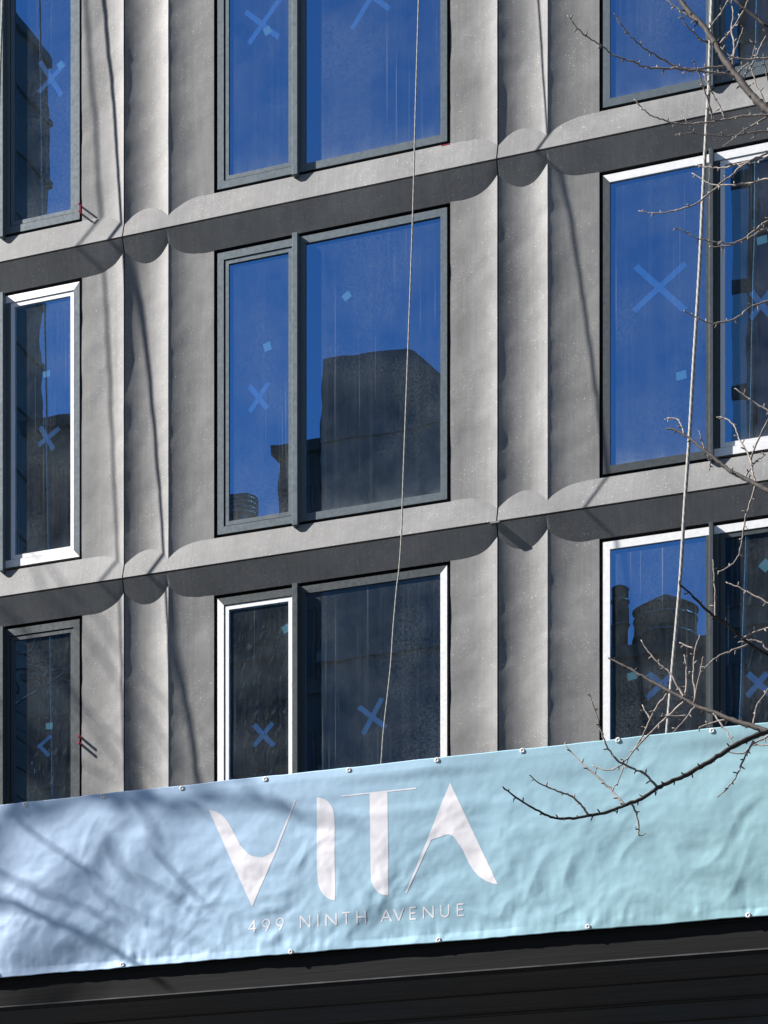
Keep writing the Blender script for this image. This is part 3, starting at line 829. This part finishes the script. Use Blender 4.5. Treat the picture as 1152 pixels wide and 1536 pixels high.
TW = [
 [(1107, 117), (1089, 112), (1065, 108), (1040, 106), (1016, 103), (992, 103), (967, 100), (951, 93), (927, 85), (904, 70), (883, 57), (867, 43), (851, 23)],
 [(1088, 99.7), (1065, 101.5), (1035, 104), (1011, 97.5), (992, 88), (975, 77), (956, 64), (942, 50), (932, 37), (921, 20)],
 [(1056, 36), (1040, 28), (1027, 20), (1013, 9.5), (1000, 0), (990, -12)],
 [(1062, 64), (1051, 60), (1043, 51), (1030, 38), (1019, 16)],
 [(1170, 174), (1141, 173), (1124, 173), (1100, 177), (1078, 181.5), (1057, 184), (1035, 185), (1013, 185.5), (994, 179), (975, 172), (962, 161), (951, 149)],
 [(1149, 176), (1132, 187), (1116, 196), (1100, 208.5), (1085, 219)],
 [(1190, 190), (1160, 196), (1127, 199), (1105, 203), (1084, 204), (1057, 202), (1035, 200), (1013, 203)],
 [(1070, 179), (1065, 160), (1057, 135), (1050, 116), (1042, 92)],
 [(1088, 177), (1076, 154), (1065, 133), (1055, 111)],
 [(1061, 50), (1067, 39), (1081, 20), (1093, 0), (1104, -20)],
 [(1080, 66), (1097, 46), (1111, 24), (1123, 0), (1132, -20)],
 [(1099, 98), (1100, 90), (1101, 65), (1097, 43), (1100, 22), (1097, 0), (1095, -18)],
 [(1098, 100), (1101, 81), (1107, 65), (1115, 41)],
 [(1104, 112), (1111, 104), (1127, 89), (1134, 62)],
 [(1112, 122), (1122, 108), (1132, 89), (1142, 68), (1150, 50)],
 [(1149, 158), (1143, 144), (1134, 127), (1127, 103)],
 [(1160, 150), (1154, 125), (1149, 108), (1145, 81)],
 [(1185, 70), (1156, 86), (1138, 88), (1107, 88), (1089, 79), (1081, 70)],
 [(1190, 208), (1156, 228), (1130, 239), (1111, 251), (1100, 261), (1085, 273), (1069, 286), (1055, 297), (1043, 306), (1031, 311), (1010, 316), (991, 320), (974, 319), (958, 316)],
 [(1200, 250), (1157, 266), (1140, 271), (1130, 274), (1107, 277), (1085, 277), (1069, 277), (1055, 270), (1038, 260)],
 [(1130, 240), (1111, 246), (1102, 247), (1090, 251), (1069, 251), (1043, 248)],
 [(1190, 215), (1156, 232), (1140, 241), (1125, 245)],
 [(1200, 295), (1156, 328), (1142, 338), (1130, 347.5), (1114, 359), (1097, 366), (1083, 364), (1064, 362), (1048, 358), (1031, 349), (1015, 342)],
 [(1200, 318), (1157, 340), (1140, 347.5), (1125, 356), (1107, 363), (1090, 369), (1064, 370)],
 [(1200, 435), (1156, 449), (1128, 460), (1108, 474), (1088, 483), (1061, 484), (1041, 474), (1026, 465.5)],
 [(1200, 645), (1155, 617), (1135, 606), (1116, 592), (1102, 583)],
 [(1135, 727), (1132, 721), (1128, 706), (1126, 690), (1116, 670), (1106, 651), (1100, 637), (1088, 627), (1075, 626)],
 [(1126, 690), (1128, 682), (1139, 655), (1152, 631), (1165, 610)],
 [(1027, 651), (1020, 633), (1010, 627), (997, 629)],
 [(1057, 675), (1053, 659), (1048, 646)],
 [(1062, 680), (1065, 694), (1064, 706)],
 [(1118, 717), (1126, 702), (1136, 690), (1149, 682)],
 [(1134, 727), (1128, 745), (1124, 757), (1116, 788), (1112, 819), (1104, 839), (1092, 851), (1077, 857)],
 [(1072.6, 927), (1073, 896), (1071, 867), (1069, 839)],
 [(1124, 967), (1098, 976), (1076, 985), (1056.5, 1003)],
 [(1200, 930), (1155, 906), (1133, 894), (1112, 883), (1089, 873)],
 [(1200, 995), (1154, 976), (1141, 964), (1126, 960), (1107, 964)],
 [(1112, 958), (1133, 948), (1155, 940), (1180, 930)],
 [(1005, 1037), (987, 1057), (972.5, 1085.5), (958, 1114), (944, 1135.5), (933, 1157), (926, 1178.5)],
 [(1028, 1050), (1001, 1075), (972.5, 1103), (954.6, 1121), (933, 1146), (911.7, 1156), (888, 1148)],
 [(1044, 1058), (1026, 1082), (1010, 1098)],
 [(1026, 1046), (1013.6, 1025), (1005, 1010), (990, 996), (976, 982), (961.7, 960)],
 [(1028, 1045), (1030, 1007), (1026, 982)],
 [(1044, 1057), (1042, 1039), (1040, 1010), (1042, 978), (1049, 953)],
 [(1041, 1055), (1049, 1014), (1055, 985)],
 [(1040, 973), (1019, 964)],
 [(1030, 1073), (1010, 1074), (992, 1074)],
 [(976, 1080), (963.5, 1057)],
 [(1070, 1070), (1076, 1078), (1090.5, 1100), (1101, 1117.6)],
 [(1096, 1078), (1072.6, 1083), (1049, 1091)],
 [(1130, 1088), (1135, 1060), (1152, 1035), (1170, 1015)],
 [(1130, 1112), (1115.5, 1139), (1105, 1164), (1090.5, 1182), (1076, 1196)],
 [(1165, 1093), (1155, 1103), (1133, 1114), (1115, 1130), (1090, 1128)],
 [(1190, 1116), (1156, 1118), (1128, 1118)],
 [(883, 1224), (870.5, 1205), (854.5, 1193), (836.6, 1186), (815, 1178.5), (793.6, 1162)],
 [(937, 1208), (919, 1187), (897, 1166), (872, 1144.5), (847, 1116)],
 [(987, 1182), (969, 1162), (951, 1153), (929.5, 1143), (915, 1127), (904.5, 1105), (897, 1082), (885, 1042.5)],
 [(947, 1205), (955, 1221), (958, 1239), (958, 1253.5), (969, 1250)],
]
placed = []     # (px, py, depth, limb object)
def reg(pl, ya, yb, ob):
    d = [0]
    for a, b_ in zip(pl[:-1], pl[1:]): d.append(d[-1] + math.hypot(b_[0] - a[0], b_[1] - a[1]))
    for (a, b_), s0, s1 in zip(zip(pl[:-1], pl[1:]), d[:-1], d[1:]):
        for t in np.linspace(0, 1, 6):
            placed.append((a[0] + (b_[0] - a[0]) * t, a[1] + (b_[1] - a[1]) * t, ya + (yb - ya) * (s0 + (s1 - s0) * t) / d[-1], ob))
TR0 = np.array([5.6, -6.0])
bases = []
for pl, ya, yb, r0, r1 in LIMBS:
    pts = px_path(pl, ya, yb)
    b0 = pts[0]
    d = np.array([TR0[0] - b0[0], TR0[1] - b0[1]])
    zt = max(b0[2] - 0.55 * np.linalg.norm(d) - 0.35, 2.6)
    lead = [np.array([TR0[0], TR0[1], zt]), np.array([b0[0] + d[0] * .55, b0[1] + d[1] * .55, b0[2] * .45 + zt * .55 - .04])]
    o = twig_mesh(lead + pts, r0 * 1.35, r1, True, 9, 5, 0.003).build('limb', BARK, tree, True)
    reg(pl, ya, yb, o)
limb_objs = [c for c in tree.children]
for pl in TW:
    bx, by = pl[0]
    best = min(placed, key=lambda q: (q[0] - bx) ** 2 + (q[1] - by) ** 2)
    dist = math.hypot(best[0] - bx, best[1] - by)
    ln = sum(math.hypot(b_[0] - a[0], b_[1] - a[1]) for a, b_ in zip(pl[:-1], pl[1:])) * SC * 0.67
    ya = best[2]; yb = ya + random.uniform(-0.45, 0.45) * ln
    pts = px_path(pl, ya, yb)
    if dist > 9:      # base is off to the right: run it on to the nearest limb
        if bx > 1152:
            pts = [hit(best[0] + 20, best[1] + 12, ya)] + pts if best[0] > 1150 else pts
    ob = best[3]
    r0 = 0.0055 + 0.0028 * min(ln, 1.0); r1 = 0.0030
    twig_mesh(pts, r0, r1, True).build('twig', TWIG, ob, True)
    reg(pl, ya, yb, ob)
# trunk and the part of the crown right of the frame
mb = MB(); P = [(0, 0, -0.05), (0.02, 0.01, 1.0), (0.0, -0.02, 2.6), (0.03, 0.0, 4.5), (0.0, 0.03, 6.5), (0.06, 0.0, 8.6), (0.16, 0.05, 10.5), (0.22, 0.1, 12.4)]
mb.tube(catmull(P, 5), list(np.interp(np.linspace(0, 1, 36), [0, .08, .5, .8, 1], [.20, .15, .125, .08, .02])), 14); mb.build('trunk', BARK, tree, True)
def proj_x(P):
    v = np.asarray(P) - CAM; return CX + FPX * np.dot(v, RT) / np.dot(v, FW)
def grow(mb, p, d, ln, r, lvl, TLc, ok):
    pts = [p]; q = p.copy(); dd = d.copy()
    for k in range(5):
        dd = dd + rng.normal(0, 0.16, 3) + np.array([0, 0, 0.05]); dd /= np.linalg.norm(dd)
        q = q + dd * ln / 5
        if not ok(q): break
        pts.append(q.copy())
    if len(pts) < 3: return
    mb.tube([a - TLc for a in pts], list(np.linspace(r, r * 0.45, len(pts))), 6)
    if lvl == 0: return
    for k in range(1, len(pts)):
        for _ in range(random.choice((1, 1, 2))):
            nd = dd + rng.normal(0, 0.75, 3); nd /= np.linalg.norm(nd)
            grow(mb, pts[k], nd, ln * random.uniform(.45, .7), r * (1 - .1 * k) * 0.5, lvl - 1, TLc, ok)
mb = MB()
for k in range(9):
    h = random.uniform(4.5, 11.5); a = random.uniform(-1.9, 1.3)
    grow(mb, np.array([5.6, -6.0, h]), np.array([math.cos(a) * .8, math.sin(a) * .8, .55]), random.uniform(1.6, 2.6), 0.035, 2, TL, lambda q: proj_x(q) > 1175)
mb.build('crown', BARK, tree, True)

# ------------------------------------------------------------------ street tree on the left (outside the frame, throws the soft shadows)
LT = np.array([-13.0, -6.2, 0.0])
tree2 = empty('bare_street_tree', LT)
tag(tree2, 'bare street tree left of the view throwing soft branch shadows on the banner', 'tree')
mb = MB(); P = [(0, 0, -0.05), (0.03, 0.0, 2.5), (-0.05, 0.03, 5), (0.05, 0.0, 7.5), (0.0, 0.1, 10), (0.2, 0.1, 13.0), (.3, 0, 15)]
mb.tube(catmull(P, 5), list(np.interp(np.linspace(0, 1, 31), [0, .1, .6, 1], [.26, .19, .14, .03])), 14); mb.build('trunk', BARK, tree2, True)
SH = [
 ([(-30, 1258), (0, 1252), (80, 1232), (132, 1210), (180, 1216), (240, 1221), (320, 1217), (380, 1216), (450, 1222)], 1.35, .030, .028),
 ([(20, 1236), (60, 1260), (136, 1308), (170, 1330)], 1.2, .020, .015),
 ([(-20, 1300), (0, 1316), (70, 1345), (140, 1374), (200, 1402)], 1.3, .024, .018),
 ([(-40, 1355), (0, 1364), (40, 1368), (100, 1400), (160, 1423), (195, 1442), (240, 1470)], 1.15, .036, .03),
 ([(225, 1200), (236, 1230), (262, 1300), (285, 1330), (312, 1360)], 1.3, .018, .018),
 ([(150, 1290), (200, 1324), (262, 1350), (300, 1372)], 1.4, .018, .014),
 ([(330, 1190), (400, 1215), (480, 1240), (560, 1250)], 1.6, .022, .02),
 ([(-30, 1225), (60, 1218), (160, 1196), (240, 1190), (330, 1180)], 1.5, .026, .018),
 ([(100, 1330), (180, 1370), (260, 1400), (330, 1428)], 1.5, .022, .012),
 ([(60, 1190), (160, 1203), (250, 1212), (330, 1235)], 1.5, .020, .02),
]
SW = [
 ([(20, 930), (60, 968), (130, 1062), (200, 1130), (240, 1170)], 1.9, .022, .010),
 ([(60, 860), (130, 905), (200, 1000), (260, 1062), (330, 1120)], 2.0, .020, .009),
 ([(-10, 1080), (60, 1105), (130, 1150), (200, 1185)], 1.9, .022, .012),
]
for pl, t, r0, r1 in SH + SW:
    pts = []
    for k, (x, y) in enumerate(pl):
        p = hit_plane(x, y, P0, NB) if (pl, t, r0, r1) in SH else hit(x, y, 0.0)
        pts.append(p + L_ * (t * 1.3 + 0.10 * math.sin(k * 1.7)))
    b0 = pts[0]
    lead = np.array([LT[0], LT[1], b0[2] - 1.3])
    mid_ = (lead + b0) / 2 + np.array([0, 0, -.25])
    mb = MB(); Pc = catmull([lead, mid_] + pts, 5)
    mb.tube([p - LT for p in Pc], list(np.linspace(r0 * 0.66, r1 * 0.56, len(Pc))), 8)
    o = mb.build('limb', BARK, tree2, True)
mb = MB()
for k in range(7):
    h = random.uniform(8.5, 14.5); a = random.uniform(PI * .7, PI * 1.3)
    grow(mb, np.array([LT[0], LT[1], h]), np.array([math.cos(a) * .8, math.sin(a) * .8, .45]), random.uniform(1.4, 2.6), 0.04, 2, LT, lambda q: proj_x(q) < -120)
mb.build('crown', BARK, tree2, True)

# ------------------------------------------------------------------ opposite side of the avenue (seen mirrored in the panes)
def refl(x, y, Y):
    """where the mirror ray of a window point meets the plane Y"""
    p = hit(x, y, YG); d = p - CAM; d = d / np.linalg.norm(d); d[1] = -d[1]
    return p + d * ((Y - p[1]) / d[1])
BRK = m_plain('dark_brick', (0.14, 0.115, 0.10), 0.9, 0.35, 1.2)
STO = m_plain('grey_stone_facing', (0.22, 0.22, 0.215), 0.9, 0.3, 0.8)
LGT = m_metal('pale_reflective_cladding', (0.92, 0.80, 0.62), 0.16, 1.0, 0.15)
TGL = m_metal('dark_reflective_cladding', (0.22, 0.23, 0.24), 0.10, 1.0, 0.3)
WINM = m_plain('dark_window_glass', (0.02, 0.025, 0.03), 0.15, 0.2, 1)
WOOD = m_plain('weathered_tank_timber', (0.16, 0.125, 0.10), 0.85, 0.35, 3)
def opposite(name_label, x0, x1, y0, y1, h, m, nfl, nwin, label, gable=None, cor=0.15, band=None):
    o = empty('city_building', ((x0 + x1) / 2, y1, 0)); tag(o, label, 'building', 'buildings mirrored in the windows')
    c = np.array([(x0 + x1) / 2, y1, 0])
    mb = MB(); mb.box(x0 - c[0], x1 - c[0], y0 - c[1], 0, -0.14, h)
    mb.build('wall', m, o)
    if gable:
        mb = MB(); dd = y0 - c[1]
        prof = [(x0 - c[0] - .02, h + .004), (x1 - c[0] + .02, h + .004)] + [(gx - c[0], gz) for gx, gz in gable]
        k = len(prof)
        mb.v = [(px_, .05, pz) for px_, pz in prof] + [(px_, dd, pz) for px_, pz in prof]
        mb.f = [tuple(range(k)), tuple(reversed(range(k, 2 * k)))] + [((q + 1) % k, q, k + q, k + (q + 1) % k) for q in range(k)]
        mb.m = [0] * len(mb.f); mb.build('roof', m, o)
    else:
        mb = MB(); mb.box(x0 - c[0] - cor, x1 - c[0] + cor, y0 - c[1], 0.07 + cor, h + .003, h + 0.3); mb.build('cornice', m, o)
    fh = h / nfl; ww = (x1 - x0) / max(nwin, 1)
    proto = None
    for k in range(max(0, nfl - 8), nfl):
        pe = .1 if band is None else .02
        mb = MB(); mb.box(x0 - c[0] - pe, x1 - c[0] + pe, y0 - c[1] - pe * .5, .02 + pe, k * fh + .1, k * fh + (.3 if band is None else .45)); mb.build('ledge', band or m, o)
        for q in range(nwin):
            px_, pz = x0 - c[0] + (q + .5) * ww, k * fh + .32
            if proto is None:
                mb = MB(); a = ww * .28; mb.box(-a, a, 0, .03, 0, fh * .55, 0)
                mb.ring(-a - .06, a + .06, -.05, fh * .55 + .06, .06, .05, 0.0, (1,) * 4)
                proto = mb.build('window', [WINM, m], o); wv = proto
            else:
                wv = proto.copy(); COL.objects.link(wv); wv.parent = o
            wv.location = (px_, 0.004, pz + .3)
    return o
def rx(x, y, Y): return refl(x, y, Y)[0]
def rz(x, y, Y): return refl(x, y, Y)[2]
Yo = -36.0
# low block filling the bottom row, its roof seen at about y=985 in the right column
def tank(Yc, xl, xr, ztop, zbase, roof_h, label):
    cxm = (xl + xr) / 2; r = (xr - xl) / 2
    o = empty('water_tower', (cxm, Yc, zbase)); tag(o, label, 'water tower', 'roof tanks mirrored in the windows')
    H = ztop - zbase; leg = H * .3
    mb = MB(); n = 28
    for z in (leg, H):
        mb.v += [(r * math.cos(2 * PI * i / n), r * math.sin(2 * PI * i / n), z) for i in range(n)]
    for i in range(n): mb.f.append((i, (i + 1) % n, n + (i + 1) % n, n + i)); mb.m.append(0)
    mb.f.append(tuple(range(n))); mb.m.append(0)
    mb.build('tank', WOOD, o)
    for k in range(4):
        z = leg + (H - leg) * (k + .5) / 4; m2 = MB(); m2.tube([(1.01 * r * math.cos(2 * PI * i / n), 1.01 * r * math.sin(2 * PI * i / n), z) for i in range(n + 1)], .04, 5, cap=False); m2.build('hoop', STEEL, o)
    mb = MB(); mb.v = [(1.08 * r * math.cos(2 * PI * i / n), 1.08 * r * math.sin(2 * PI * i / n), H + .005) for i in range(n)] + [(0, 0, H + roof_h)]
    for i in range(n): mb.f.append((i, (i + 1) % n, n)); mb.m.append(0)
    mb.f.append(tuple(reversed(range(n)))); mb.m.append(0); mb.build('roof', WOOD, o)
    for a in range(4):
        an = PI / 4 + a * PI / 2; mb = MB(); mb.tube([(r * .75 * math.cos(an), r * .75 * math.sin(an), 0), (r * .75 * math.cos(an), r * .75 * math.sin(an), leg)], .12, 6); mb.build('leg', STEEL, o)
    return o
xs = lambda x, dY=0.0: rx(x, 600, Yo - dY)
# order of image x from right (1152) to left (0)
hC = rz(980, 985, Yo)
opposite('c', xs(890), xs(1082), Yo - 18, Yo, hC, BRK, 9, 5, 'dark brick block with roof tanks mirrored in the lower right pane')
opposite('t', xs(1100, -.5), xs(1330, -.5), Yo - 20, Yo + .5, rz(1120, 100, Yo) + 14, TGL, 22, 0, 'tall dark glass slab mirrored in the casements at the right edge', band=BRK)
opposite('d', xs(1078, -3), xs(1330, -3), Yo + 1.5, Yo + 3, rz(1110, 745, Yo + 3), BRK, 8, 9, 'dark brick row mirrored at the foot of the casements at the right edge')
opposite('p', xs(1090, -1.2), xs(1112, -1.2), Yo + .85, Yo + 1.2, rz(1100, 100, Yo) + 9, LGT, 18, 0, 'slim pale glass tower mirrored in the narrow panes at right', band=BRK)
hB = rz(725, 625, Yo)
opposite('b', xs(483), xs(725), Yo - 14, Yo, hB, STO, 10, 0, 'broad grey block with a gently curved roof mirrored across the middle window', gable=[(xs(x), rz(x, y, Yo)) for x, y in ((724, 624), (690, 585), (661, 559), (640, 538), (622, 525), (608, 521), (585, 524), (540, 531), (484, 541))])
opposite('b2', xs(405), xs(481), Yo - 10, Yo - 1, rz(430, 688, Yo - 1), BRK, 9, 3, 'lower dark block mirrored at the foot of the middle casement')
opposite('b3', xs(113) + .1, xs(403), Yo - 14, Yo - 2, rz(80, 800, Yo), BRK, 8, 8, 'low brick row mirrored in the bottom panes at left')
opposite('a2', xs(50), xs(113), Yo - 3, Yo + .3, rz(80, 655, Yo), BRK, 9, 3, 'brown block mirrored beside the tall tower at left')
opposite('a', xs(63, 8) - 14, xs(63, 8), Yo - 8, Yo + .8, rz(50, 0, Yo) + 4, STO, 24, 5, 'tall stepped grey tower mirrored in the left windows')
Yt = Yo - 6
tank(Yt, rx(917, 900, Yt), rx(944, 900, Yt), rz(930, 885, Yt), hC + .5, 0.1, 'small roof tank mirrored at the left of the lower right pane')
tank(Yt, rx(953, 900, Yt), rx(1046, 900, Yt), rz(1000, 918, Yt), hC + .5, rz(1000, 888, Yt) - rz(1000, 918, Yt), 'wide conical roof tank mirrored in the lower right pane')
tank(Yo - 7, rx(343, 700, Yo - 7), rx(392, 700, Yo - 7), rz(365, 752, Yo - 7), rz(365, 795, Yo - 7), rz(365, 742, Yo - 7) - rz(365, 752, Yo - 7), 'roof tank mirrored low in the middle casement')
